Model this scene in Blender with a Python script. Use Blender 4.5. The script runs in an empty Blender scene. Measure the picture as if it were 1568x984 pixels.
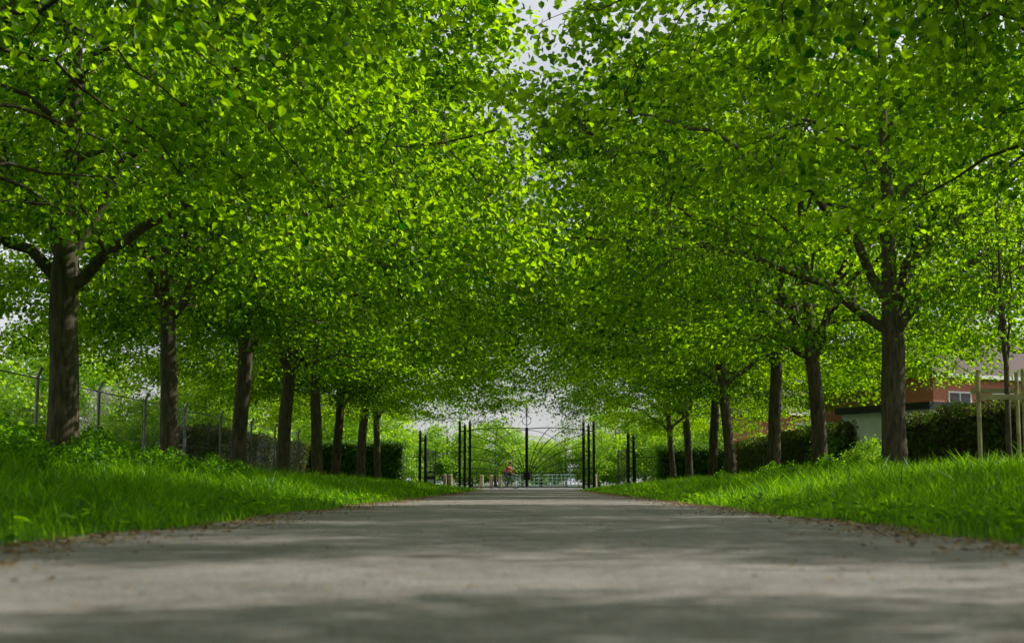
import bpy, math, random
import numpy as np
from mathutils import Vector, noise as mnoise
rad = math.radians
D = bpy.data
scene = bpy.context.scene
COL = scene.collection

# ------------------------------------------------------------------ helpers
def node_mat(name):
    m = D.materials.new(name); m.use_nodes = True
    nt = m.node_tree; nt.nodes.clear()
    out = nt.nodes.new('ShaderNodeOutputMaterial')
    return m, nt, out

def N(nt, typ, **kw):
    n = nt.nodes.new(typ)
    for k, v in kw.items(): setattr(n, k, v)
    return n

def ramp(nt, src, stops):
    r = N(nt, 'ShaderNodeValToRGB')
    e = r.color_ramp.elements
    while len(e) < len(stops): e.new(0.5)
    for i, (p, c) in enumerate(stops):
        e[i].position = p; e[i].color = (c[0], c[1], c[2], 1)
    nt.links.new(src, r.inputs[0]); return r

def simple_mat(name, col, rough=0.6, metal=0.0, nscale=8, var=0.25, bump=0.0):
    m, nt, out = node_mat(name)
    b = N(nt, 'ShaderNodeBsdfPrincipled')
    b.inputs['Roughness'].default_value = rough
    b.inputs['Metallic'].default_value = metal
    tc = N(nt, 'ShaderNodeTexCoord'); no = N(nt, 'ShaderNodeTexNoise')
    no.inputs['Scale'].default_value = nscale; no.inputs['Detail'].default_value = 5
    nt.links.new(tc.outputs['Object'], no.inputs['Vector'])
    r = ramp(nt, no.outputs[0], [(0.3, [c*(1-var) for c in col]), (0.7, [min(1, c*(1+var)) for c in col])])
    nt.links.new(r.outputs[0], b.inputs['Base Color'])
    if bump:
        bp = N(nt, 'ShaderNodeBump'); bp.inputs['Strength'].default_value = bump
        nt.links.new(no.outputs[0], bp.inputs['Height']); nt.links.new(bp.outputs[0], b.inputs['Normal'])
    nt.links.new(b.outputs[0], out.inputs[0]); return m

def leaf_mat(name, dif_a, dif_b, tr_a, tr_b, gloss=0.03, clump=0.5, tfac=0.5):
    m, nt, out = node_mat(name)
    L = nt.links
    geo = N(nt, 'ShaderNodeNewGeometry'); tc = N(nt, 'ShaderNodeTexCoord')
    no = N(nt, 'ShaderNodeTexNoise'); no.inputs['Scale'].default_value = clump; no.inputs['Detail'].default_value = 2
    L.new(tc.outputs['Object'], no.inputs['Vector'])
    ma = N(nt, 'ShaderNodeMath', operation='MULTIPLY'); ma.inputs[1].default_value = 0.55
    L.new(geo.outputs['Random Per Island'], ma.inputs[0])
    mb = N(nt, 'ShaderNodeMath', operation='MULTIPLY_ADD'); mb.inputs[1].default_value = 0.9
    L.new(no.outputs[0], mb.inputs[0]); L.new(ma.outputs[0], mb.inputs[2])
    r1 = ramp(nt, mb.outputs[0], [(0.35, dif_a), (0.98, dif_b)])
    r2 = ramp(nt, mb.outputs[0], [(0.35, tr_a), (0.98, tr_b)])
    d = N(nt, 'ShaderNodeBsdfDiffuse'); t = N(nt, 'ShaderNodeBsdfTranslucent'); g = N(nt, 'ShaderNodeBsdfGlossy')
    g.inputs['Roughness'].default_value = 0.38; g.inputs['Color'].default_value = (0.8, 0.9, 0.75, 1)
    L.new(r1.outputs[0], d.inputs[0]); L.new(r2.outputs[0], t.inputs[0])
    mx = N(nt, 'ShaderNodeMixShader'); mx.inputs[0].default_value = tfac
    L.new(d.outputs[0], mx.inputs[1]); L.new(t.outputs[0], mx.inputs[2])
    mx2 = N(nt, 'ShaderNodeMixShader'); mx2.inputs[0].default_value = gloss
    L.new(mx.outputs[0], mx2.inputs[1]); L.new(g.outputs[0], mx2.inputs[2])
    L.new(mx2.outputs[0], out.inputs[0]); return m

def quad_mesh(name, parts, mats, smooth_idx=()):
    vs, qs, mi = [], [], []; off = 0
    for v, q, i in parts:
        if len(q) == 0: continue
        vs.append(v); qs.append(q + off); mi.append(np.full(len(q), i, np.int32)); off += len(v)
    V = np.concatenate(vs).astype(np.float32); Q = np.concatenate(qs).astype(np.int32); M = np.concatenate(mi)
    me = D.meshes.new(name)
    me.vertices.add(len(V)); me.vertices.foreach_set('co', V.ravel())
    me.loops.add(len(Q)*4); me.loops.foreach_set('vertex_index', Q.ravel())
    me.polygons.add(len(Q)); me.polygons.foreach_set('loop_start', np.arange(0, len(Q)*4, 4, dtype=np.int32))
    for m in mats: me.materials.append(m)
    me.polygons.foreach_set('material_index', M)
    if smooth_idx:
        me.polygons.foreach_set('use_smooth', np.isin(M, list(smooth_idx)))
    else:
        me.polygons.foreach_set('use_smooth', np.zeros(len(Q), bool))
    me.update(calc_edges=True)
    return me

def obj(name, me, loc=(0, 0, 0), rot=(0, 0, 0), scale=(1, 1, 1), parent=None):
    o = D.objects.new(name, me); COL.objects.link(o)
    o.location = loc; o.rotation_euler = rot; o.scale = scale
    if parent is not None: o.parent = parent
    return o

def empty(name, loc=(0, 0, 0), rot=(0, 0, 0)):
    e = D.objects.new(name, None); COL.objects.link(e); e.location = loc; e.rotation_euler = rot
    e.empty_display_size = 0.3
    return e

def norm(a): return a/np.maximum(np.linalg.norm(a, axis=-1, keepdims=True), 1e-9)

def tubes(P, R, S=6):
    P = np.asarray(P, float); R = np.asarray(R, float)
    if P.ndim == 2: P = P[None]; R = R[None]
    n, k, _ = P.shape
    T = norm(np.gradient(P, axis=1))
    mt = norm(P[:, -1]-P[:, 0])
    ref = np.where(np.abs(mt[:, 2:3]) > 0.8, np.array([[1., 0, 0]]), np.array([[0, 0, 1.]]))[:, None, :]
    U = norm(np.cross(T, np.broadcast_to(ref, T.shape))); W = np.cross(T, U)
    a = np.arange(S)*2*math.pi/S
    V = P[:, :, None, :] + R[:, :, None, None]*(np.cos(a)[None, None, :, None]*U[:, :, None, :] + np.sin(a)[None, None, :, None]*W[:, :, None, :])
    idx = np.arange(n*k*S).reshape(n, k, S)
    A = idx[:, :-1, :]; B = np.roll(A, -1, axis=2); Cc = idx[:, 1:, :]; Dd = np.roll(Cc, -1, axis=2)
    Q = np.stack([A, B, Dd, Cc], -1).reshape(-1, 4)
    return V.reshape(-1, 3), Q

def bez(a, b, c, k):
    t = np.linspace(0, 1, k)[None, :, None]
    return (1-t)**2*a[:, None] + 2*t*(1-t)*b[:, None] + t**2*c[:, None]

def leaves(C, dirs, nrm, size, rg):
    n = len(C)
    d = norm(dirs); s = norm(np.cross(d, nrm)); u = np.cross(s, d)
    sx = np.array([0, .38, .32, 0, -.32, -.38]); sy = np.array([0, .25, .64, 1, .64, .25]); su = np.array([0, .10, .06, -.08, .06, .10])
    sz = size[:, None, None]
    V = C[:, None] + sz*(sx[None, :, None]*s[:, None] + sy[None, :, None]*d[:, None] + su[None, :, None]*u[:, None])
    b = np.arange(n)[:, None]*6
    Q = np.concatenate([b+np.array([[0, 1, 2, 3]]), b+np.array([[0, 3, 4, 5]])])
    return V.reshape(-1, 3), Q

def box(x0, x1, y0, y1, z0, z1):
    V = np.array([[x, y, z] for z in (z0, z1) for y in (y0, y1) for x in (x0, x1)], float)
    Q = np.array([[0, 2, 3, 1], [4, 5, 7, 6], [0, 1, 5, 4], [2, 6, 7, 3], [0, 4, 6, 2], [1, 3, 7, 5]])
    return V, Q

# ------------------------------------------------------------------ materials
M_leaf = leaf_mat('linden_leaf', (0.004, 0.026, 0.001), (0.035, 0.12, 0.002), (0.020, 0.17, 0.001), (0.62, 0.98, 0.002), tfac=0.6, gloss=.012, clump=.7)
M_leaf_far = leaf_mat('sunlit_tinted_leaf', (0.06, 0.17, 0.008), (0.14, 0.29, 0.015), (0.32, 0.60, 0.010), (0.60, 0.86, 0.03), tfac=.6)  # albedo raised to put sunlight into leaves that stand in shade
M_leaf_blossom = leaf_mat('blossom', (0.2, 0.17, 0.14), (0.42, 0.38, 0.34), (0.3, 0.3, 0.2), (0.5, 0.5, 0.4))
M_leaf_hedge = leaf_mat('hedge_leaf', (0.03, 0.09, 0.008), (0.08, 0.19, 0.015), (0.10, 0.28, 0.01), (0.25, 0.48, 0.02), tfac=0.35, clump=0.8)
M_leaf_beech = leaf_mat('beech_hedge_leaf', (0.10, 0.045, 0.022), (0.07, 0.14, 0.015), (0.14, 0.07, 0.03), (0.18, 0.34, 0.02), tfac=0.35, clump=1.2)
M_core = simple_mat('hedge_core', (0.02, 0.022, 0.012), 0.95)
M_grassblade = leaf_mat('grass_blade', (0.008, 0.042, 0.002), (0.07, 0.20, 0.005), (0.04, 0.22, 0.002), (0.46, 0.84, 0.006), gloss=0.02, clump=1.3, tfac=.55)

def bark():
    m, nt, out = node_mat('bark'); L = nt.links
    tc = N(nt, 'ShaderNodeTexCoord'); mp = N(nt, 'ShaderNodeMapping'); mp.inputs['Scale'].default_value = (14, 14, 2.5)
    L.new(tc.outputs['Object'], mp.inputs[0])
    no = N(nt, 'ShaderNodeTexNoise'); no.inputs['Scale'].default_value = 1; no.inputs['Detail'].default_value = 8; no.inputs['Roughness'].default_value = .65
    L.new(mp.outputs[0], no.inputs['Vector'])
    n2 = N(nt, 'ShaderNodeTexNoise'); n2.inputs['Scale'].default_value = 1.4; L.new(tc.outputs['Object'], n2.inputs['Vector'])
    r = ramp(nt, no.outputs[0], [(0.32, (0.018, 0.014, 0.009)), (0.68, (0.14, 0.11, 0.06))])
    r2 = ramp(nt, n2.outputs[0], [(0.45, (1, 1, 1)), (0.7, (0.65, 0.85, 0.5))])
    mx = N(nt, 'ShaderNodeMix', data_type='RGBA', blend_type='MULTIPLY'); mx.inputs[0].default_value = 1
    L.new(r.outputs[0], mx.inputs[6]); L.new(r2.outputs[0], mx.inputs[7])
    b = N(nt, 'ShaderNodeBsdfPrincipled'); b.inputs['Roughness'].default_value = .9
    L.new(mx.outputs[2], b.inputs['Base Color'])
    bp = N(nt, 'ShaderNodeBump'); bp.inputs['Strength'].default_value = .8; bp.inputs['Distance'].default_value = .03
    L.new(no.outputs[0], bp.inputs['Height']); L.new(bp.outputs[0], b.inputs['Normal'])
    L.new(b.outputs[0], out.inputs[0]); return m
M_bark = bark()
M_black = simple_mat('black_iron', (0.012, 0.012, 0.013), .45, .3)
M_galv = simple_mat('galvanised_steel', (0.22, 0.23, 0.24), .5, .6)
M_stake = simple_mat('stake_timber', (0.34, 0.30, 0.15), .85, 0, 6, .3, .3)

# ------------------------------------------------------------------ trees
def tree_mesh(name, seed, H=17., fork=3.9, Rx=8.8, Ry=6.2, zb=3.5, tr=.30, nlimb=15, nsub=90, ntwig=1150, nleaf=62,
              lsize=(.075, .125), mats=None, low=.8, thr=-.22, spray=(.45, .45, .15), flare=1.3, freq=.42, big=1.0, zf=1.8):
    rg = np.random.default_rng(seed)
    parts = []
    def env(z, a):
        t = np.clip((z-zb)/(H-zb), 0, 1)
        f = np.interp(t, [0, .12, .35, .6, .85, 1], [low, .97, 1, .86, .55, .12])
        lump = 1+.10*np.sin(3*a+seed)+.07*np.sin(5*a+seed*2.1+z*.6)
        return f*lump
    def sample(n, lo, hi, pw):
        out = []
        while len(out) < n:
            z = rg.uniform(zb, H); a = rg.uniform(0, 2*math.pi); f = env(z, a)
            if rg.random() > f*f*1.05: continue
            rho = lo+(hi-lo)*rg.random()**pw
            zz = z+1.3*(1-rho)*max(0, 1-(z-zb)/4)*(1 if zb > 2 else 0)
            p = np.array([math.cos(a)*Rx*f*rho, math.sin(a)*Ry*f*rho, zz])
            q = p*freq; q[2] *= zf
            if mnoise.noise(Vector(q+seed*7.3)) < thr: continue
            out.append(p)
        return np.array(out)
    zs = np.sort(np.array([z for z in [-.3, 0, .12, .35, .8, 1.5, 2.3, 3.1, fork, fork*1.2, H*.45, H*.6, H*.75, H*.9] if z <= H*.9+.001]))
    rr = np.interp(zs, [-.3, 0, min(.35, H*.1), min(1.2, H*.15), max(fork, H*.16), max(fork*1.25, H*.2), H*.9], [tr*flare*1.15, tr*flare, tr*1.12, tr, tr*.9, tr*.62, min(.03, tr*.2)])
    wob = np.cumsum(rg.normal(0, .04*min(1, H/8), (len(zs), 2)), 0)*np.clip(zs/4, 0, 3)[:, None]
    TP = np.column_stack([wob, zs])
    v, q = tubes(TP, rr, 14)
    v += rg.normal(0, .008, v.shape)*min(1, tr*4)
    parts.append((v, q, 0))
    i = np.arange(nlimb)
    nf = max(3, nlimb//3)
    hs = np.where(i < nf, fork*(.86+.12*i/nf*2), fork*1.1+(H*.78-fork*1.1)*((i-nf)/(nlimb-nf)))
    az = i*2.399963+seed+rg.normal(0, .2, nlimb)
    rise = min(1, H/10)
    ze = np.where(i < nf, hs+rg.uniform(2.5, 5.5, nlimb)*rise, np.minimum(hs+rg.uniform(1.5, 3.5, nlimb)*rise, H*.96))
    f = env(ze, az)*rg.uniform(.65, .85, nlimb)
    E = np.column_stack([np.cos(az)*Rx*f, np.sin(az)*Ry*f, ze])
    Sx = np.interp(hs, zs, TP[:, 0]); Sy = np.interp(hs, zs, TP[:, 1])
    S0 = np.column_stack([Sx, Sy, hs])
    dd = E-S0; Cc = S0+dd*np.array([.24, .24, 0])+np.column_stack([np.zeros(nlimb), np.zeros(nlimb), dd[:, 2]*.8+.3*rise])
    LP = bez(S0, Cc, E, 14)
    LP[:, 1:-1] += rg.normal(0, .09*rise, LP[:, 1:-1].shape)
    r0 = np.where(i < nf, tr*.46, tr*.30*(1-.4*(hs/H)))
    LR = r0[:, None]*np.linspace(1, .10, 14)[None]**.9
    v, q = tubes(LP, LR, 8); parts.append((v, q, 0))
    lp = LP[:, 2:].reshape(-1, 3); lr = LR[:, 2:].reshape(-1)
    def attach(T, pool, pr, k, rmax, rend):
        st, sr = [], []
        for t in T:
            d = pool-t
            w = np.sqrt((d**2).sum(1)) + .5*np.maximum(0, d[:, 2]) + .7*np.maximum(0, np.hypot(pool[:, 0], pool[:, 1])-math.hypot(t[0], t[1]))
            j = int(np.argmin(w)); st.append(pool[j]); sr.append(pr[j])
        st = np.array(st); sr = np.array(sr)
        dd = T-st; mid = st+dd*.5; mid[:, 2] += .2*np.linalg.norm(dd[:, :2], axis=1)+.02
        P = bez(st, mid, T, k); P[:, 1:-1] += rg.normal(0, .045*rise, P[:, 1:-1].shape)
        r0 = np.minimum(sr*.7, rmax)
        R = r0[:, None]*(1-np.linspace(0, 1, k)[None])+rend*np.linspace(0, 1, k)[None]
        return P, R
    T1 = sample(nsub, .4, .86, .6)
    SP, SR = attach(T1, lp, lr, 8, .045, .010*rise)
    v, q = tubes(SP, SR, 5); parts.append((v, q, 0))
    pool = np.concatenate([lp, SP[:, 1:].reshape(-1, 3)]); pr = np.concatenate([lr, SR[:, 1:].reshape(-1)])
    T2 = sample(ntwig, .25, 1.0, .5)
    WP, WR = attach(T2, pool, pr, 5, .014, .004*rise)
    v, q = tubes(WP, WR, 4); parts.append((v, q, 0))
    nt_ = len(T2); tot = nt_*nleaf
    base = np.repeat(T2, nleaf, 0)
    twd = norm(WP[:, -1]-WP[:, -2]); twd = np.repeat(twd, nleaf, 0)
    off = rg.normal(0, 1, (tot, 3))*np.array(spray)*np.repeat(rg.uniform(.6, 1.35, nt_), nleaf)[:, None]
    off[:, 2] -= .22*(off[:, 0]**2+off[:, 1]**2)
    back = rg.random(tot)**2*np.repeat(np.minimum(1.6, np.linalg.norm(WP[:, -1]-WP[:, 0], axis=1)*.7), nleaf)
    C = base+off-twd*back[:, None]*.8
    outw = norm(np.column_stack([C[:, 0], C[:, 1], np.zeros(tot)]))
    sn = np.repeat(rg.normal(0, .40, (nt_, 3)), nleaf, 0)
    n_ = norm(rg.normal(0, .38, (tot, 3))+np.array([0, 0, .75])+outw*.35+sn)
    d_ = rg.normal(0, .8, (tot, 3))+outw*.5+np.array([0, 0, -.6])
    sz = rg.uniform(lsize[0], lsize[1], tot)*np.interp(C[:, 2], [7.5, 11.5], [1, big])  # hidden upper leaves enlarged to block sun and darken the crown
    v, q = leaves(C, d_, n_, sz, rg)
    parts.append((v, q, 1))
    return quad_mesh(name, parts, mats or [M_bark, M_leaf], smooth_idx=(0,))

VAR = [tree_mesh('linden_tree_mesh_%d' % s, 3+s*5, H=15.5+s*.5, fork=4.0+.2*(s % 3), Rx=9.1, Ry=4.9, zb=3.5, low=.88, tr=(.28 if s == 0 else .21),
                 ntwig=1040, nleaf=44, lsize=(.088, .15), thr=.06, spray=(.42, .42, .07), freq=.32, big=1.7, zf=2.4) for s in range(4)]

def ground_h(x, y):
    x = np.asarray(x, float); y = np.asarray(y, float)
    ax = np.abs(x-.0)
    t = np.clip((ax-3.0)/5.0, 0, 1); s = t*t*(3-2*t)
    fade = np.clip((90-y)/14, 0, 1)
    bump = .035*np.sin(x*1.3+1.1*np.sin(y*.7))*np.sin(y*.9+x*.3)*np.clip((ax-3.0)/1.5, 0, 1)
    return (.42*s+bump)*fade

rnd = random.Random(5)
def place(x, y, v, sc, flip, syy=1.0):
    szx = 1.0 if y < 24 else (1.05 if y < 40 else (1.10 if y < 75 else 1.02))
    return obj('linden_tree', VAR[v], (x, y, float(ground_h(x, y))-.02), (0, 0, (math.pi if flip else 0)+rnd.uniform(-.08, .08)), (sc*szx, sc*syy, sc))
left = [(-9, -5.6, 1, .98), (-9, 2.4, 2, .97), (-9.1, 10.4, 1, .97), (-9.0, 18.4, 3, .98), (-9, 26.4, 0, 1.0), (-9, 34.4, 1, .98), (-9, 42.1, 2, 1.02),
        (-9, 49.9, 3, 1.04), (-9, 58.5, 1, 1.04), (-9, 63.5, 2, .9), (-9, 73, 3, 1.04), (-9, 81.8, 1, .95)]
right = [(9.2, -6.5, 3, .98, .9), (9.2, 1.7, 1, .96, .85), (9.4, 11.2, 2, .92, .80), (9.1, 18.8, 1, .98, .82), (9, 34.1, 0, 1.02, .85), (9, 42.7, 3, 1.0, .82), (9, 51.2, 1, 1.04, .82),  # right crowns narrowed, unseen near trees spaced, to shape sun bands on path
         (9, 61.6, 2, 1.04, .85), (9, 68.2, 1, .98, .8), (9, 77.8, 3, 1.0, .85), (9, 86.3, 2, .88, .9)]
for x, y, v, s in left: place(x, y, v, s, False)
for x, y, v, s, sy_ in right: place(x, y, v, s, True, sy_)

YM = tree_mesh('young_tree_mesh', 77, H=7.5, fork=2.6, Rx=1.7, Ry=1.7, zb=2.4, tr=.055, nlimb=12, nsub=30, ntwig=110, nleaf=34, lsize=(.07, .11), spray=(.28, .28, .14), thr=-.6)
yx, yy = 9.55, 27.6
yz = float(ground_h(yx, yy))
obj('young_linden_tree', YM, (yx, yy, yz))
st = empty('tree_stake_frame', (yx, yy, yz))
def stub(name, a, b, r, mat, parent, S=8, r2=None):
    a = np.array(a, float); b = np.array(b, float)
    v, q = tubes(np.array([a, b]), np.array([r, r if r2 is None else r2]), S)
    v = np.concatenate([v, a[None], b[None]]); n = len(v)
    caps = []
    for i in range(0, S, 2):
        caps.append([n-2, (i+2) % S, (i+1) % S, i]); caps.append([n-1, S+i, S+(i+1) % S, S+(i+2) % S])
    q = np.concatenate([q, np.array(caps)])
    return obj(name, quad_mesh(name, [(v, q, 0)], [mat]), parent=parent)
for i, (sx, sy) in enumerate([(-.62, -.2), (-.45, .35), (.18, -.45), (.32, .3)]):
    stub('stake_%d' % (i+1), (sx, sy, -.2), (sx+.01, sy, 2.15), .042, M_stake, st)
def boxobj(name, b, mat, parent=None):
    v, q = box(*b); return obj(name, quad_mesh(name, [(v, q, 0)], [mat]), parent=parent)
boxobj('cross_rail_front', (-.68, .30, -.50, -.455, 1.55, 1.65), M_stake, st)
boxobj('cross_rail_upper', (-.60, .40, .30, .345, 1.72, 1.82), M_stake, st)

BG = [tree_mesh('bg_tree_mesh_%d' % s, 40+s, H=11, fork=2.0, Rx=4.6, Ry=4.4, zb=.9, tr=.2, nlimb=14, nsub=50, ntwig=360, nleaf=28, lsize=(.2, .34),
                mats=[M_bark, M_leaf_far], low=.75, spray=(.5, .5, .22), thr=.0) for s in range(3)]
BL = tree_mesh('blossom_tree_mesh', 61, H=9, fork=2.0, Rx=3.6, Ry=3.6, zb=1.8, tr=.16, nlimb=14, nsub=60, ntwig=260, nleaf=22, lsize=(.10, .17),
               mats=[M_bark, M_leaf_blossom], low=.6, spray=(.4, .4, .25), thr=-.3)
SH = [tree_mesh('shrub_mesh_%d' % s, 50+s, H=2.6, fork=.3, Rx=1.6, Ry=1.6, zb=.1, tr=.05, nlimb=10, nsub=40, ntwig=240, nleaf=30, lsize=(.08, .13),
                mats=[M_bark, M_leaf_far if s == 0 else M_leaf_hedge], low=.85, spray=(.16, .16, .13), thr=-.7) for s in range(2)]
bgt = [(-24, 52, .62, 0), (-31, 58, .8, 1), (-27, 66, .75, 2), (-37, 70, 1.0, 0), (-21.5, 46, .45, 1), (-44, 92, 1.2, 2), (-33, 95, 1.1, 1), (-24, 104, 1.0, 0),
       (-16, 112, .9, 2), (-50, 60, 1.1, 0), (-60, 80, 1.3, 1), (-19, 80, .55, 0), (-17.5, 62, .5, 2), (-18, 70, .55, 1), (-30, 46, .7, 2), (-38, 54, .9, 1),
       (-17, 140, 1.2, 1), (17, 142, 1.1, 2), (32, 130, 1.3, 0), (34, 112, 1.2, 1), (44, 92, 1.3, 2), (50, 74, 1.3, 0),
       (-30, 150, 1.5, 0), (30, 155, 1.5, 2), (44, 46, 1.0, 2), (24, 122, 1.1, 1), (17, 114, .8, 2), (20.5, 58, .34, 1), (16.6, 80, .45, 2)]
for k in range(12):
    c = abs(k-5.5)
    bgt.append((-12.5+k*2.3+rnd.uniform(-.6, .6), rnd.uniform(120, 140), rnd.uniform(.44, .60)+(.15 if c > 3 else 0), k % 3))
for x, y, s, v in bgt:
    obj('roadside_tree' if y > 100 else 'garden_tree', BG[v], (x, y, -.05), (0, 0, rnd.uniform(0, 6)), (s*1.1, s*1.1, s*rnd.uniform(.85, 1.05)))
obj('blossom_tree', BL, (-24, 80, 0), (0, 0, 1), (.75,)*3)
for x, y, s, v in [(13.0, 57, .95, 1), (14.2, 52, .75, 1), (12.0, 49, .66, 0), (13.2, 46.5, .7, 1), (-15.5, 41, .8, 0), (-17, 46, .9, 0), (-18.5, 38, 1.1, 0), (-16.2, 52, .7, 1)]:
    obj('shrub', SH[v], (x, y, .2), (0, 0, rnd.uniform(0, 6)), (s*1.1, s*1.1, s))
WM = tree_mesh('weed_mesh', 91, H=1.0, fork=.15, Rx=.6, Ry=.6, zb=.03, tr=.010, nlimb=10, nsub=20, ntwig=110, nleaf=12, lsize=(.06, .11),
               mats=[M_grassblade, M_grassblade], low=.9, spray=(.07, .07, .05), thr=-.9)
for k in range(60):
    x = rnd.uniform(-11.5, -5.6); y = rnd.uniform(17, 30)
    s = rnd.uniform(.5, 1.25) * (1 if x < -8 else .6)
    obj('nettle_plant', WM, (x, y, float(ground_h(x, y))), (0, 0, rnd.uniform(0, 6)), (s, s, s))
for x, y, s in [(6.6, 35, .55), (6.3, 36, .6), (7.3, 34, .5), (6.0, 43, .5), (8.2, 41, .6), (8.6, 33.5, .6), (7.9, 36.5, .7)]:
    obj('nettle_plant', WM, (x, y, float(ground_h(x, y))), (0, 0, rnd.uniform(0, 6)), (s, s, s))

# ------------------------------------------------------------------ ground
def ground_mat():
    m, nt, out = node_mat('verge_soil'); L = nt.links
    tc = N(nt, 'ShaderNodeTexCoord'); no = N(nt, 'ShaderNodeTexNoise'); no.inputs['Scale'].default_value = .6; no.inputs['Detail'].default_value = 8
    L.new(tc.outputs['Object'], no.inputs['Vector'])
    r = ramp(nt, no.outputs[0], [(.35, (0.035, 0.05, 0.014)), (.6, (0.05, 0.10, 0.018))])
    b = N(nt, 'ShaderNodeBsdfPrincipled'); b.inputs['Roughness'].default_value = 1; L.new(r.outputs[0], b.inputs['Base Color'])
    L.new(b.outputs[0], out.inputs[0]); return m
def axis(dense_lo, dense_hi, step, far_lo, far_hi):
    a = list(np.arange(dense_lo, dense_hi+.001, step))
    lo = [far_lo, far_lo*.4+dense_lo*.6, dense_lo*1.0-12]; hi = [dense_hi+12, far_hi*.3+dense_hi*.7, far_hi]
    return np.array(sorted(set(lo+a+hi)))
xs = axis(-16, 16, .25, -1500, 1500); ys = axis(-12, 100, .5, -800, 2500)
X, Y = np.meshgrid(xs, ys); Zg = ground_h(X, Y)
Zg[(np.abs(X) > 60)] = 0.0
idx = np.arange(X.size).reshape(X.shape)
Q = np.stack([idx[:-1, :-1], idx[:-1, 1:], idx[1:, 1:], idx[1:, :-1]], -1).reshape(-1, 4)
obj('ground', quad_mesh('ground', [(np.column_stack([X.ravel(), Y.ravel(), Zg.ravel()]), Q, 0)], [ground_mat()], (0,)))

def path_mat():
    m, nt, out = node_mat('path_asphalt'); L = nt.links
    tc = N(nt, 'ShaderNodeTexCoord')
    def nz(s, d, r=.6):
        n = N(nt, 'ShaderNodeTexNoise'); n.inputs['Scale'].default_value = s; n.inputs['Detail'].default_value = d; n.inputs['Roughness'].default_value = r
        L.new(tc.outputs['Object'], n.inputs['Vector']); return n
    a = nz(1.1, 6); b_ = nz(60, 4, .7); c = nz(9, 6, .7)
    r = ramp(nt, a.outputs[0], [(.3, (0.20, 0.19, 0.185)), (.7, (0.38, 0.355, 0.335))])
    r2 = ramp(nt, b_.outputs[0], [(.35, (.4, .4, .42)), (.55, (1, 1, 1)), (.72, (1.0, .95, .88))])
    r3 = ramp(nt, c.outputs[0], [(.42, (1, 1, 1)), (.62, (.66, .57, .48))])
    m1 = N(nt, 'ShaderNodeMix', data_type='RGBA', blend_type='MULTIPLY'); m1.inputs[0].default_value = 1
    m2 = N(nt, 'ShaderNodeMix', data_type='RGBA', blend_type='MULTIPLY'); m2.inputs[0].default_value = .8
    L.new(r.outputs[0], m1.inputs[6]); L.new(r2.outputs[0], m1.inputs[7]); L.new(m1.outputs[2], m2.inputs[6]); L.new(r3.outputs[0], m2.inputs[7])
    b = N(nt, 'ShaderNodeBsdfPrincipled'); b.inputs['Roughness'].default_value = .85
    L.new(m2.outputs[2], b.inputs['Base Color'])
    bp = N(nt, 'ShaderNodeBump'); bp.inputs['Strength'].default_value = .8; bp.inputs['Distance'].default_value = .008
    L.new(b_.outputs[0], bp.inputs['Height'])
    bp2 = N(nt, 'ShaderNodeBump'); bp2.inputs['Strength'].default_value = .6; bp2.inputs['Distance'].default_value = .03
    L.new(c.outputs[0], bp2.inputs['Height']); L.new(bp.outputs[0], bp2.inputs['Normal']); L.new(bp2.outputs[0], b.inputs['Normal'])
    L.new(b.outputs[0], out.inputs[0]); return m
M_path = path_mat()
py = np.arange(-12, 106, .25)
def edge(y, s):
    base = 2.62+np.interp(y, [78, 88, 106], [0, 1.2, 1.4])
    return base+.10*np.sin(y*.9+s)+.06*np.sin(y*2.7+s*3)+.04*np.sin(y*7.1+s*5)
u = np.linspace(-1, 1, 9)
PX = np.where(u[None] < 0, u[None]*edge(py, 1.)[:, None], u[None]*edge(py, 4.)[:, None])
PY = np.repeat(py[:, None], 9, 1)
PZ = .022-.014*np.abs(u[None])**2+0*PY
idx = np.arange(PX.size).reshape(PX.shape)
Q = np.stack([idx[:-1, :-1], idx[:-1, 1:], idx[1:, 1:], idx[1:, :-1]], -1).reshape(-1, 4)
obj('path', quad_mesh('path', [(np.column_stack([PX.ravel(), PY.ravel(), PZ.ravel()]), Q, 0)], [M_path], (0,)))
v, q = box(-60, 60, 106.05, 112, -.1, .012)
obj('road', quad_mesh('road', [(v, q, 0)], [M_path]))

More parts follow.
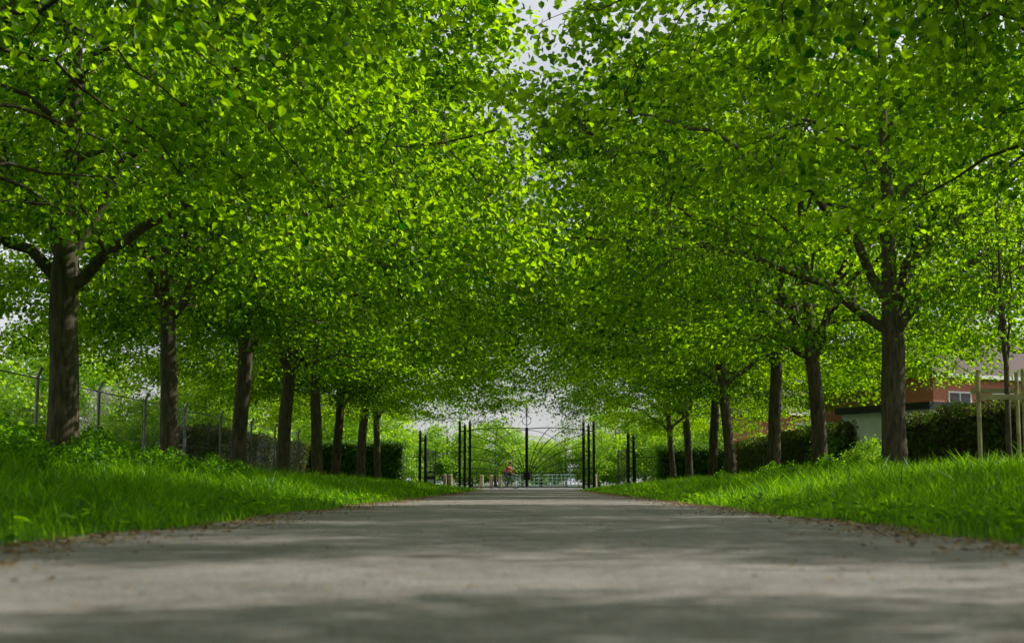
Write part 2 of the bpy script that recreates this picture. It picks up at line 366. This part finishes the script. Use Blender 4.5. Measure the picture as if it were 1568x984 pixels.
# ------------------------------------------------------------------ grass
rg = np.random.default_rng(11)
def grass(n, y0, y1, x0, x1, h0, h1, w):
    y = rg.uniform(y0, y1, n); sgn = np.where(rg.random(n) < .5, -1, 1)
    x = sgn*(x0+(x1-x0)*rg.random(n))
    e = np.where(sgn < 0, edge(y, 1.), edge(y, 4.))
    d = np.abs(x)-e
    tuft = np.sin(x*2.3+1.7*np.sin(y*1.1))*np.sin(y*1.9+x*.7)
    tuft2 = np.sin(x*5.3+2*np.sin(y*3.1))*np.sin(y*4.7+x*2.7)
    clump = .5+.35*tuft+.3*tuft2
    keep = (d > -.06+rg.normal(0, .06, n)) & (rg.random(n) < np.clip(.35+d*.9, 0, 1)*np.clip(.5+clump, 0, 1))
    h = (h0+(h1-h0)*rg.random(n)**1.4)*(.3+.7*np.clip(d/1.5, 0, 1))*(.5+.95*clump)
    x, y, h = x[keep], y[keep], h[keep]; k = len(x)
    z = ground_h(x, y)
    a = rg.uniform(0, 2*math.pi, k); lean = rg.uniform(.15, .95, k)*h
    dx, dy = np.cos(a), np.sin(a)
    b = a+rg.normal(math.pi/2, .6, k)
    wx, wy = np.cos(b)*w*rg.uniform(.6, 1.3, k), np.sin(b)*w*rg.uniform(.6, 1.3, k)
    V = np.zeros((k, 6, 3))
    for i, (t, ww) in enumerate([(0, 1), (.55, .8), (1, .12)]):
        cx = x+dx*lean*t*t; cy = y+dy*lean*t*t; cz = z+h*(t-.2*t*t)-.01*(t == 0)
        V[:, 2*i] = np.column_stack([cx-wx*ww, cy-wy*ww, cz]); V[:, 2*i+1] = np.column_stack([cx+wx*ww, cy+wy*ww, cz])
    bb = np.arange(k)[:, None]*6
    Q = np.concatenate([bb+np.array([[0, 1, 3, 2]]), bb+np.array([[2, 3, 5, 4]])])
    return V.reshape(-1, 3), Q, 0
parts = [grass(110000, 5.5, 18, 2.4, 7.2, .10, .42, .0048), grass(95000, 14, 36, 2.4, 11, .12, .50, .0068), grass(60000, 36, 62, 2.4, 12.5, .12, .38, .010), grass(35000, 62, 92, 2.4, 13, .10, .28, .013)]
obj('grass', quad_mesh('grass', parts, [M_grassblade]))

n = 14000
y = rg.uniform(6, 45, n); x = np.where(rg.random(n) < .5, -1, 1)*(2.75+rg.random(n)**1.2*8)
C = np.column_stack([x, y, ground_h(x, y)+rg.uniform(.03, .16, n)])
v, q = leaves(C, rg.normal(0, 1, (n, 3))*[1, 1, .3], rg.normal(0, .3, (n, 3))+[0, 0, 1], rg.uniform(.04, .09, n), rg)
obj('verge_weeds', quad_mesh('verge_weeds', [(v, q, 0)], [M_grassblade]))

M_litter = leaf_mat('litter', (0.12, 0.065, 0.03), (0.40, 0.26, 0.10), (0.15, 0.08, 0.03), (0.3, 0.22, 0.06), clump=3, tfac=.2)
M_litter2 = leaf_mat('litter_green', (0.25, 0.28, 0.04), (0.4, 0.42, 0.1), (0.3, 0.4, 0.05), (0.4, 0.5, 0.1), clump=3, tfac=.2)
def litter(n, y0, y1, edgy, s0, s1):
    y = y0+(y1-y0)*rg.random(n)**1.5; sg = np.where(rg.random(n) < .5, -1, 1)
    e = np.where(sg < 0, edge(y, 1.), edge(y, 4.))
    x = sg*(e-np.abs(rg.normal(0, .35, n))+.08) if edgy else rg.uniform(-2.6, 2.6, n)
    if not edgy:
        kp = np.sin(x*1.9+2*np.sin(y*.8))*np.sin(y*1.3+x)+rg.normal(0, .35, n) > .25
        x, y, e = x[kp], y[kp], e[kp]
    n = len(x)
    z = .022-.014*np.clip(np.abs(x/e), 0, 1)**2+.004+np.maximum(0, ground_h(x, y))
    nn = rg.normal(0, .18, (n, 3))+[0, 0, 1]
    return leaves(np.column_stack([x, y, z]), rg.normal(0, 1, (n, 3))*[1, 1, .08], nn, s0+(s1-s0)*rg.random(n)**2, rg)
v1, q1 = litter(16000, 4, 60, True, .012, .05); v2, q2 = litter(6000, 2.3, 34, False, .004, .026); v3, q3 = litter(800, 2.3, 30, False, .008, .032)
obj('fallen_leaves', quad_mesh('fallen_leaves', [(v1, q1, 0), (v2, q2, 0), (v3, q3, 1)], [M_litter, M_litter2]))

# ------------------------------------------------------------------ hedges
def hedge(name, x0, x1, y0, y1, h, n, mat, seed, ls=(.07, .12)):
    r = np.random.default_rng(seed)
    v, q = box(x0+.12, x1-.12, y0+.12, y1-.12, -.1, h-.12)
    f = r.integers(0, 10, n); U = r.random((n, 3))
    C = np.column_stack([x0+(x1-x0)*U[:, 0], y0+(y1-y0)*U[:, 1], h*U[:, 2]])
    L_, W_ = (y1-y0), (x1-x0)
    if L_ > W_:
        C[f < 4, 0] = x0; C[(f >= 4) & (f < 6), 0] = x1; C[f == 9, 1] = y0
    else:
        C[f < 5, 1] = y0; C[(f >= 5) & (f < 6), 1] = y1; C[f == 9, 0] = x0
    C[(f >= 6) & (f < 9), 2] = h
    C += r.normal(0, .09, C.shape)
    C[:, 2] += .08*np.sin(C[:, 1]*1.7)+.06*np.sin(C[:, 0]*2.1+C[:, 1]*.6)
    C[:, 2] = np.abs(C[:, 2])
    lv, lq = leaves(C, r.normal(0, 1, (n, 3))-[0, 0, .3], r.normal(0, 1, (n, 3)), r.uniform(ls[0], ls[1], n), r)
    return obj(name, quad_mesh(name, [(v, q, 0), (lv, lq, 1)], [M_core, mat]))
hedge('beech_hedge', 12.6, 13.8, 30, 47, 2.45, 18000, M_leaf_beech, 1, (.08, .14))
hedge('garden_hedge', 12.8, 14.2, 56, 86, 2.75, 20000, M_leaf_beech, 2, (.1, .17))
hedge('garden_hedge', 8.3, 12.7, 88, 89.4, 2.5, 7000, M_leaf_hedge, 3, (.12, .18))
hedge('garden_hedge', -15.4, -14.0, 58, 90, 2.7, 20000, M_leaf_beech, 4, (.1, .17))
hedge('garden_hedge', -14.0, -8.0, 87.2, 88.8, 2.9, 12000, M_leaf_hedge, 5, (.12, .18))

# ------------------------------------------------------------------ chain link fence (left)
fence = empty('chain_link_fence', (-13, 0, 0))
fy = [25, 30.5, 36, 41.2, 46.2, 51.6, 57.6, 64, 70, 77]
pp = []
fz = .38
for y in fy:
    v, q = tubes(np.array([[0, y, fz-.3], [0, y, fz+2.75], [.12, y-.05, fz+3.0]]), np.array([.05, .05, .045]), 8); pp.append((v, q, 0))
obj('posts', quad_mesh('fence_posts', pp, [M_galv], (0,)), parent=fence)
pr = []
for z in (fz+2.72, fz+1.4, fz+.1):
    v, q = tubes(np.array([[0, 25, z], [0, 51, z-.01], [0, 77, z]]), np.array([.02, .02, .02]) if z > 3 else np.array([.006]*3), 6); pr.append((v, q, 0))
obj('line_wires', quad_mesh('fence_rails', pr, [M_galv], (0,)), parent=fence)
s = np.arange(25, 77, .16); a0 = []
for sg in (1, -1):
    for yy_ in s: a0.append([[0.004*sg, yy_, fz+.1], [0.004*sg, yy_+sg*2.6, fz+2.7]])
a0 = np.array(a0); v, q = tubes(a0, np.full(a0.shape[:2], .0011), 3)
obj('mesh_wires', quad_mesh('fence_mesh', [(v, q, 0)], [M_galv]), parent=fence)

# ------------------------------------------------------------------ gate
GY = 90.
def pier(name, x, w, n, h):
    e = empty(name, (x, GY, 0))
    for i in range(n):
        xx = -w/2+w*i/(n-1)
        boxobj('post_%d' % (i+1), (xx-.085, xx+.085, -.085, .085, -.1, h-(.25 if i % 2 else 0)), M_black, e)
        v, q = tubes(np.array([[xx, 0, h-(.25 if i % 2 else 0)], [xx, 0, h+.10-(.25 if i % 2 else 0)], [xx, 0, h+.28-(.25 if i % 2 else 0)]]), np.array([.10, .09, .004]), 8)
        obj('cap_%d' % (i+1), quad_mesh('cap', [(v, q, 0)], [M_black]), parent=e)
    for k, z in enumerate((.3, 1.3, 2.4, h-.5)):
        for i in range(n-1):
            xa = -w/2+w*i/(n-1)+.088; xb = -w/2+w*(i+1)/(n-1)-.088
            boxobj('tie_%d_%d' % (k, i), (xa, xb, -.03, .03, z, z+.06), M_black, e)
    return e
pier('gate_pier', -4.25, .66, 3, 4.25)
pier('gate_pier', 3.85, .66, 3, 4.25)
pier('side_gate_pier', -7.0, .34, 2, 3.6)
pier('side_gate_pier', 6.6, .34, 2, 3.6)
gate = empty('ornamental_iron_gate', (-.2, GY, 0))
gp = []
def gt(P, r): 
    P = np.array(P, float); v, q = tubes(P, np.full(len(P), r), 6); gp.append((v, q, 0))
for sg in (-1, 1):
    W = 3.66
    gt([[sg*.06, 0, .15], [sg*.06, 0, 4.0]], .042); gt([[sg*W, 0, .1], [sg*W, 0, 4.0]], .045)
    gt([[sg*.05, 0, .15], [sg*W, 0, .15]], .035)
    t = np.linspace(0, 1, 14)
    gt(np.column_stack([sg*(.05+(W-.05)*t), 0*t, 3.92+.10*np.sin(t*math.pi)-.08*t]), .036)
    gt(np.column_stack([sg*(.05+(W-.05)*t), 0*t, 1.05+0*t]), .026)
    for (ex, ez, bx, bz) in [(W, 1.9, 1.6, 1.9), (W, 2.75, 1.4, 2.5), (W, 3.5, 1.1, 3.0), (2.6, 3.9, .7, 3.1), (1.5, 3.95, .35, 3.0), (W, 1.35, 2.0, 1.4)]:
        P = bez(np.array([[sg*.06, 0, .6]]), np.array([[sg*bx, 0, bz]]), np.array([[sg*ex, 0, ez]]), 14)[0]; gt(P, .028)
    for rr_ in (1.2, 2.2, 3.3):
        a = np.linspace(0, math.pi/2, 14); gt(np.column_stack([sg*(.05+rr_*np.cos(a)), 0*a, .2+rr_*1.1*np.sin(a)]), .020)
    for i in range(1, 14):
        xx = sg*(.05+(W-.05)*i/14); gt([[xx, 0, .15], [xx, 0, 1.05]], .012)
gt([[0, 0, 0.05], [0, 0, 5.4]], .035)
for k in range(4):
    a = k*math.pi/2+.4; gt([[0, 0, 4.6], [.12*math.cos(a), .12*math.sin(a), 5.0], [0, 0, 5.5]], .014)
gt([[0, 0, 5.4], [0, 0, 6.1]], .02)
a = np.linspace(0, 2*math.pi, 20); gt(np.column_stack([.28*np.cos(a), 0*a, 4.45+.28*np.sin(a)]), .022)
obj('gate_leaves', quad_mesh('gate_leaves', gp, [M_black], (0,)), parent=gate)
def railing(name, x0, y0, x1, y1, h, n, mat, r=.012):
    e = empty(name, (x0, y0, 0)); L_ = math.hypot(x1-x0, y1-y0); e.rotation_euler = (0, 0, math.atan2(y1-y0, x1-x0)); P = []
    for z in (.12, h-.12):
        v, q = tubes(np.array([[0, 0, z], [L_, 0, z]]), np.array([.025, .025]), 6); P.append((v, q, 0))
    obj('rails', quad_mesh('rails', P, [mat], (0,)), parent=e)
    A = np.array([[[L_*i/n, 0, 0], [L_*i/n, 0, h]] for i in range(n+1)]); R = np.full(A.shape[:2], r); R[0] = .035; R[-1] = .035
    v, q = tubes(A, R, 5); obj('bars', quad_mesh('bars', [(v, q, 0)], [mat], (0,)), parent=e)
railing('side_gate', -6.75, 90.2, -6.3, 92.2, 2.6, 12, M_black)
railing('side_gate', 6.35, 90.2, 5.9, 92.2, 2.6, 12, M_black)
railing('iron_railing', -9.5, 90, -7.25, 90, 2.2, 14, M_black)
railing('iron_railing', 6.9, 90, 9.4, 90, 2.2, 14, M_black)
M_pale = simple_mat('pale_green_paint', (0.32, 0.46, 0.44), .5)
bar = empty('pedestrian_barrier', (.0, 101, 0)); P = []
for z in (.25, .5, .75, 1.0):
    v, q = tubes(np.array([[-1.0, 0, z], [3.3, 0, z]]), np.array([.028, .028]), 6); P.append((v, q, 0))
for i in range(14):
    xx = -1+4.3*i/13; v, q = tubes(np.array([[xx, .05, 0], [xx, .05, 1.02]]), np.array([.022]*2), 6); P.append((v, q, 0))
obj('bars', quad_mesh('barrier', P, [M_pale], (0,)), parent=bar)
M_bol = simple_mat('bollard_timber', (0.42, 0.35, 0.23), .8)
def bollard(x, y, h=.95):
    v, q = tubes(np.array([[0, 0, -.1], [0, 0, h-.18], [0, 0, h-.17], [0, 0, h-.13], [0, 0, h-.12], [0, 0, h-.03], [0, 0, h], [0, 0, h+.005]]), np.array([.13, .13, .10, .10, .13, .13, .08, .002]), 12)
    obj('timber_bollard', quad_mesh('timber_bollard', [(v, q, 0)], [M_bol]), (x, y, 0))
for x, y in [(-5.1, 88.6), (-2.65, 95), (-2.05, 95.4), (-5.5, 89.2), (4.4, 93), (-3.3, 94.6)]: bollard(x, y)
bn = empty('litter_bin', (-6.25, 87.0, 0))
M_bin = simple_mat('bin_black', (0.02, 0.022, 0.024), .5); M_white = simple_mat('white_panel', (.6, .62, .63), .6)
boxobj('body', (-.3, .3, -.26, .26, .06, .82), M_bin, bn)
boxobj('plinth', (-.26, .26, -.22, .22, -.05, .058), M_bin, bn)
for i, xx in enumerate((-.27, .23)): boxobj('hood_post_%d' % i, (xx, xx+.04, -.22, .22, .822, 1.02), M_bin, bn)
boxobj('hood', (-.32, .32, -.28, .28, 1.022, 1.09), M_bin, bn)
boxobj('notice_panel', (-.2, .2, -.27, -.262, .25, .62), M_white, bn)
M_kerb = simple_mat('kerb_stone', (0.34, 0.33, 0.30), .85)
boxobj('kerb', (-60, 60, 105.9, 106.04, -.05, .11), M_kerb)

# ------------------------------------------------------------------ houses
def brick_mat():
    m, nt, out = node_mat('brick'); L = nt.links
    tc = N(nt, 'ShaderNodeTexCoord'); mp = N(nt, 'ShaderNodeMapping'); mp.inputs['Rotation'].default_value = (rad(90), 0, 0)
    L.new(tc.outputs['Object'], mp.inputs[0])
    bt = N(nt, 'ShaderNodeTexBrick'); bt.inputs['Scale'].default_value = 4.2; bt.inputs['Mortar Size'].default_value = .018
    bt.inputs['Color1'].default_value = (.50, .15, .075, 1); bt.inputs['Color2'].default_value = (.38, .11, .055, 1); bt.inputs['Mortar'].default_value = (.38, .30, .24, 1)
    L.new(mp.outputs[0], bt.inputs['Vector'])
    b = N(nt, 'ShaderNodeBsdfPrincipled'); b.inputs['Roughness'].default_value = .9; L.new(bt.outputs[0], b.inputs['Base Color']); L.new(b.outputs[0], out.inputs[0]); return m
M_brick = brick_mat(); M_roof = simple_mat('roof_tile', (0.10, 0.07, 0.06), .85, 0, 20); M_wpaint = simple_mat('white_paint', (.8, .8, .78), .6, 0, 3, .08)
M_glass = simple_mat('window_glass', (0.03, 0.035, 0.04), .08)
def house(name, x, y, w, d, h, roofh, wins, rot=0, wallmat=None):
    e = empty(name, (x, y, 0), (0, 0, rot))
    boxobj('walls', (-w/2, w/2, 0, d, -.2, h), wallmat or M_brick, e)
    ov = .3
    V = np.array([[-w/2-ov, -ov, h+.003], [w/2+ov, -ov, h+.003], [w/2+ov, d+ov, h+.003], [-w/2-ov, d+ov, h+.003], [-w/2-ov, d/2, h+roofh], [w/2+ov, d/2, h+roofh]])
    me = D.meshes.new('roof'); me.from_pydata([tuple(p) for p in V], [], [(0, 1, 5, 4), (2, 3, 4, 5), (0, 3, 2, 1), (0, 4, 3), (1, 2, 5)]); me.materials.append(M_roof)
    obj('roof', me, parent=e)
    boxobj('fascia', (-w/2-ov, w/2+ov, -ov-.04, -ov-.002, h-.16, h+.02), M_wpaint, e)
    boxobj('chimney', (w*.25, w*.25+.7, d/2-.3, d/2+.3, h+roofh*.6, h+roofh+.9), M_brick, e)
    for i, (wx, wz, ww, wh) in enumerate(wins):
        boxobj('window_frame_%d' % i, (wx-ww/2, wx+ww/2, -.05, -.003, wz, wz+wh), M_wpaint, e)
        boxobj('pane_a_%d' % i, (wx-ww/2+.08, wx-.04, -.065, -.052, wz+.08, wz+wh-.08), M_glass, e)
        boxobj('pane_b_%d' % i, (wx+.04, wx+ww/2-.08, -.065, -.052, wz+.08, wz+wh-.08), M_glass, e)
        boxobj('sill_%d' % i, (wx-ww/2-.06, wx+ww/2+.06, -.14, -.002, wz-.08, wz-.004), M_wpaint, e)
    return e
house('brick_house', 21.5, 97, 8.5, 7, 5.2, 1.9, [(-3.0, 3.3, 1.5, 1.2), (-.6, 3.3, 1.5, 1.2), (2.2, 3.3, 1.5, 1.2), (-2.4, .9, 1.8, 1.3), (1.8, .9, 1.8, 1.3)], rad(32))
house('brick_house', 26.5, 70, 16, 8, 5.6, 2.6, [(-6.3, 3.5, 1.5, 1.3), (-3.4, 3.5, 1.5, 1.3), (-.2, 3.5, 1.5, 1.3), (3.2, 3.5, 1.5, 1.3), (6.2, 3.5, 1.5, 1.3), (-5.4, .9, 2.0, 1.4), (-.8, .9, 2.0, 1.4), (4, .9, 2, 1.4)], rad(28))
g = empty('white_garage', (16.6, 53, 0), (0, 0, rad(28)))
boxobj('walls', (-1.6, 1.6, 0, 5, -.1, 3.15), M_wpaint, g)
boxobj('flat_roof', (-1.8, 1.8, -.2, 5.2, 3.153, 3.42), M_bin, g)
boxobj('window_frame', (-.3, 1.1, -.04, -.003, 1.9, 2.8), M_bin, g)
boxobj('garage_pane', (-.22, 1.02, -.055, -.042, 1.98, 2.72), M_glass, g)

# ------------------------------------------------------------------ cyclist
bk = empty('bicycle', (-1.5, 95.2, .0), (0, 0, rad(-18)))
M_tyre = simple_mat('tyre', (.02, .02, .02), .8); M_frame = simple_mat('bike_frame', (.25, .3, .34), .35, .4)
def ring(cx, cz, R_, r_, n=28):
    a = np.linspace(0, 2*math.pi, n+1)
    P = np.column_stack([cx+R_*np.cos(a), 0*a, cz+R_*np.sin(a)]); 
    v = []; 
    for i in range(n):
        c = P[i]; rd = np.array([math.cos(a[i]), 0, math.sin(a[i])])
        for k in range(6):
            b = k*math.pi/3; v.append(c+r_*(math.cos(b)*rd+math.sin(b)*np.array([0, 1, 0])))
    q = [[i*6+k, i*6+(k+1) % 6, ((i+1) % n)*6+(k+1) % 6, ((i+1) % n)*6+k] for i in range(n) for k in range(6)]
    return np.array(v), np.array(q)
for nm, cx in (('rear_wheel', -.5), ('front_wheel', .54)):
    v, q = ring(cx, .36, .33, .022); P = [(v, q, 0)]
    for k in range(16):
        a = k*math.pi/8; v, q = tubes(np.array([[cx, .02*(-1)**k, .36], [cx+.32*math.cos(a), 0, .36+.32*math.sin(a)]]), np.array([.002, .002]), 3); P.append((v, q, 1))
    v, q = tubes(np.array([[cx, -.05, .36], [cx, .05, .36]]), np.array([.025, .025]), 8); P.append((v, q, 1))
    obj(nm, quad_mesh(nm, P, [M_tyre, M_galv], (0,)), parent=bk)
P = []
for a_, b_, r_ in [((-.06, 0, .30), (-.22, 0, .86), .018), ((-.19, 0, .78), (.36, 0, .82), .018), ((-.06, 0, .30), (.38, 0, .74), .02), ((.35, 0, .90), (.40, 0, .68), .02),
                   ((.40, .05, .68), (.54, .05, .36), .012), ((.40, -.05, .68), (.54, -.05, .36), .012), ((.40, -.06, .68), (.40, .06, .68), .016), ((-.06, .04, .30), (-.5, .05, .36), .011), ((-.06, -.04, .30), (-.5, -.05, .36), .011),
                   ((-.19, .02, .78), (-.5, .05, .36), .010), ((-.19, -.02, .78), (-.5, -.05, .36), .010), ((-.22, 0, .86), (-.235, 0, .93), .013),
                   ((.35, 0, .9), (.37, 0, 1.0), .014), ((.37, -.28, 1.01), (.37, .28, 1.01), .014),
                   ((-.06, -.08, .30), (-.02, -.08, .14), .01), ((-.06, .08, .30), (-.10, .08, .46), .01), ((-.06, -.08, .3), (-.06, .08, .3), .02),
                   ((-.07, -.17, .14), (.04, -.17, .14), .014), ((-.15, .17, .46), (-.04, .17, .46), .014)]:
    v, q = tubes(np.array([a_, b_]), np.array([r_, r_]), 6); P.append((v, q, 0))
v, q = tubes(np.array([[-.38, 0, .94], [-.28, 0, .955], [-.18, 0, .95], [-.10, 0, .94]]), np.array([.05, .075, .04, .015]), 8); v[:, 2] = .95+(v[:, 2]-.95)*.4; P.append((v, q, 1))
obj('bike_frame', quad_mesh('bike_frame', P, [M_frame, M_tyre], (0,)), parent=bk)
M_skin = simple_mat('skin', (.45, .25, .17), .6, 0, 8, .05); M_top = simple_mat('red_jacket', (.42, .07, .06), .8); M_trou = simple_mat('dark_trousers', (.03, .035, .05), .85); M_helmet = simple_mat('helmet_dark', (.03, .03, .035), .4); M_shoe = simple_mat('shoe', (.05, .04, .04), .7)
J = [(-.25, 0, 1.04), (-.20, 0, 1.16), (-.08, 0, 1.33), (.03, 0, 1.47), (.10, 0, 1.56), (.15, 0, 1.64), (.18, 0, 1.73),
     (.06, .17, 1.48), (.20, .23, 1.27), (.31, .24, 1.12), (.36, .235, 1.05), (.06, -.17, 1.48), (.20, -.23, 1.27), (.31, -.24, 1.12), (.36, -.235, 1.05),
     (-.22, .10, 1.02), (.16, .13, .93), (-.04, .16, .60), (-.10, .16, .51), (.06, .17, .48),
     (-.22, -.10, 1.0), (.13, -.13, .70), (-.02, -.16, .28), (-.05, -.16, .20), (.10, -.17, .165), (.20, 0, 1.79)]
E = [(0, 1), (1, 2), (2, 3), (3, 4), (4, 5), (5, 6), (6, 25), (3, 7), (7, 8), (8, 9), (9, 10), (3, 11), (11, 12), (12, 13), (13, 14),
     (0, 15), (15, 16), (16, 17), (17, 18), (18, 19), (0, 20), (20, 21), (21, 22), (22, 23), (23, 24)]
RR = [.15, .14, .15, .14, .055, .07, .10, .065, .045, .035, .03, .065, .045, .035, .03, .095, .07, .045, .04, .035, .095, .07, .045, .04, .035, .06]
me = D.meshes.new('rider_body'); me.from_pydata(J, E, [])
ro = D.objects.new('rider_tmp', me); COL.objects.link(ro)
sk = ro.modifiers.new('skin', 'SKIN')
for i, r_ in enumerate(RR): me.skin_vertices[0].data[i].radius = (r_, r_)
for i in range(len(J)): me.skin_vertices[0].data[i].use_root = (i == 0)
ss = ro.modifiers.new('sub', 'SUBSURF'); ss.levels = 2; ss.render_levels = 2
dg = bpy.context.evaluated_depsgraph_get(); bm_ = D.meshes.new_from_object(ro.evaluated_get(dg)); D.objects.remove(ro)
bm_.materials.clear()
for m in (M_top, M_trou, M_skin, M_helmet, M_shoe): bm_.materials.append(m)
Jn = np.array(J); seg = {0: 1, 1: 0, 2: 0, 3: 2, 4: 2, 5: 2, 6: 2, 7: 0, 8: 0, 9: 0, 10: 2, 11: 0, 12: 0, 13: 0, 14: 2, 15: 1, 16: 1, 17: 1, 18: 4, 19: 4, 20: 1, 21: 1, 22: 1, 23: 4, 24: 4}
for p in bm_.polygons:
    c = np.array(p.center); best = 9; bi = 0
    for i, (a_, b_) in enumerate(E):
        A = Jn[a_]; B = Jn[b_]; t = np.clip(np.dot(c-A, B-A)/np.dot(B-A, B-A), 0, 1); dd = np.linalg.norm(c-A-t*(B-A))-.6*(RR[a_]*(1-t)+RR[b_]*t)
        if dd < best: best = dd; bi = i
    p.material_index = seg[bi]; p.use_smooth = True
cy = empty('cyclist', (-1.5, 95.2, .0), (0, 0, rad(-18)))
bm_.name = 'body'; obj('body', bm_, parent=cy)
hp = []
for sg in (1, -1):
    for k in range(4):
        yk = sg*(.215+.022*k); L_ = [.07, .08, .075, .06][k]
        v, q = tubes(np.array([[.365, yk, 1.045], [.365+L_*.5, yk, 1.035], [.392, yk, .995], [.365, yk, .985]]), np.array([.010, .010, .009, .006]), 6); hp.append((v, q, 0))
    v, q = tubes(np.array([[.355, sg*.205, 1.04], [.35, sg*.19, 1.01], [.375, sg*.19, .99]]), np.array([.012, .011, .007]), 6); hp.append((v, q, 0))
obj('fingers', quad_mesh('fingers', hp, [M_skin], (0,)), parent=cy)
th = np.linspace(0, math.pi/2, 7); hv = []
for t in th:
    for k in range(16):
        a = k*math.pi/8; hv.append([.17+.135*math.cos(t)*math.cos(a), .105*math.cos(t)*math.sin(a), 1.765+.115*math.sin(t)+.03*math.cos(a)*math.cos(t)])
hq = [[i*16+k, i*16+(k+1) % 16, (i+1)*16+(k+1) % 16, (i+1)*16+k] for i in range(6) for k in range(16)]
obj('helmet', quad_mesh('helmet', [(np.array(hv), np.array(hq), 0)], [M_helmet], (0,)), parent=cy)
v, q = tubes(np.array([[.26, 0, 1.74], [.295, 0, 1.715], [.285, 0, 1.70]]), np.array([.012, .018, .006]), 6)
obj('nose', quad_mesh('nose', [(v, q, 0)], [M_skin], (0,)), parent=cy)

# ------------------------------------------------------------------ light & sky
sun_dir = Vector((.79, .20, .62)).normalized()
elev = math.asin(sun_dir.z); azim = math.atan2(sun_dir.x, sun_dir.y)
w = D.worlds.new('World'); scene.world = w; w.use_nodes = True
nt = w.node_tree; nt.nodes.clear()
out = N(nt, 'ShaderNodeOutputWorld'); bg = N(nt, 'ShaderNodeBackground'); sky = N(nt, 'ShaderNodeTexSky')
sky.sky_type = 'NISHITA'; sky.sun_disc = False; sky.sun_elevation = elev; sky.sun_rotation = azim; sky.air_density = 1.2; sky.dust_density = 2.5
tc = N(nt, 'ShaderNodeTexCoord'); no = N(nt, 'ShaderNodeTexNoise'); no.inputs['Scale'].default_value = 2.2; no.inputs['Detail'].default_value = 6
nt.links.new(tc.outputs['Generated'], no.inputs['Vector'])
cr = ramp(nt, no.outputs[0], [(.35, (.4,)*3), (.6, (1,)*3)])
mx = N(nt, 'ShaderNodeMix', data_type='RGBA'); nt.links.new(cr.outputs[0], mx.inputs[0]); nt.links.new(sky.outputs[0], mx.inputs[6]); mx.inputs[7].default_value = (14.0, 14.4, 15.0, 1)
nt.links.new(mx.outputs[2], bg.inputs[0]); bg.inputs[1].default_value = .066
nt.links.new(bg.outputs[0], out.inputs[0])
sl = D.lights.new('sun', 'SUN'); sl.energy = 5.0; sl.angle = rad(.5); sl.color = (1, .96, .86)
so = D.objects.new('sun', sl); COL.objects.link(so); so.rotation_euler = (-sun_dir).to_track_quat('-Z', 'Y').to_euler()

# ------------------------------------------------------------------ camera
cam = D.cameras.new('camera'); co = D.objects.new('camera', cam); COL.objects.link(co)
cam.lens = 48.2; cam.sensor_width = 36; cam.clip_end = 4000; cam.clip_start = .05
co.location = (0, 0, .32); co.rotation_euler = (rad(90+6.76), 0, rad(.74))
cam.dof.use_dof = True; cam.dof.focus_distance = 30; cam.dof.aperture_fstop = 2.2
scene.camera = co
scene.view_settings.view_transform = 'Standard'
scene.view_settings.look = 'None'; scene.view_settings.exposure = 0
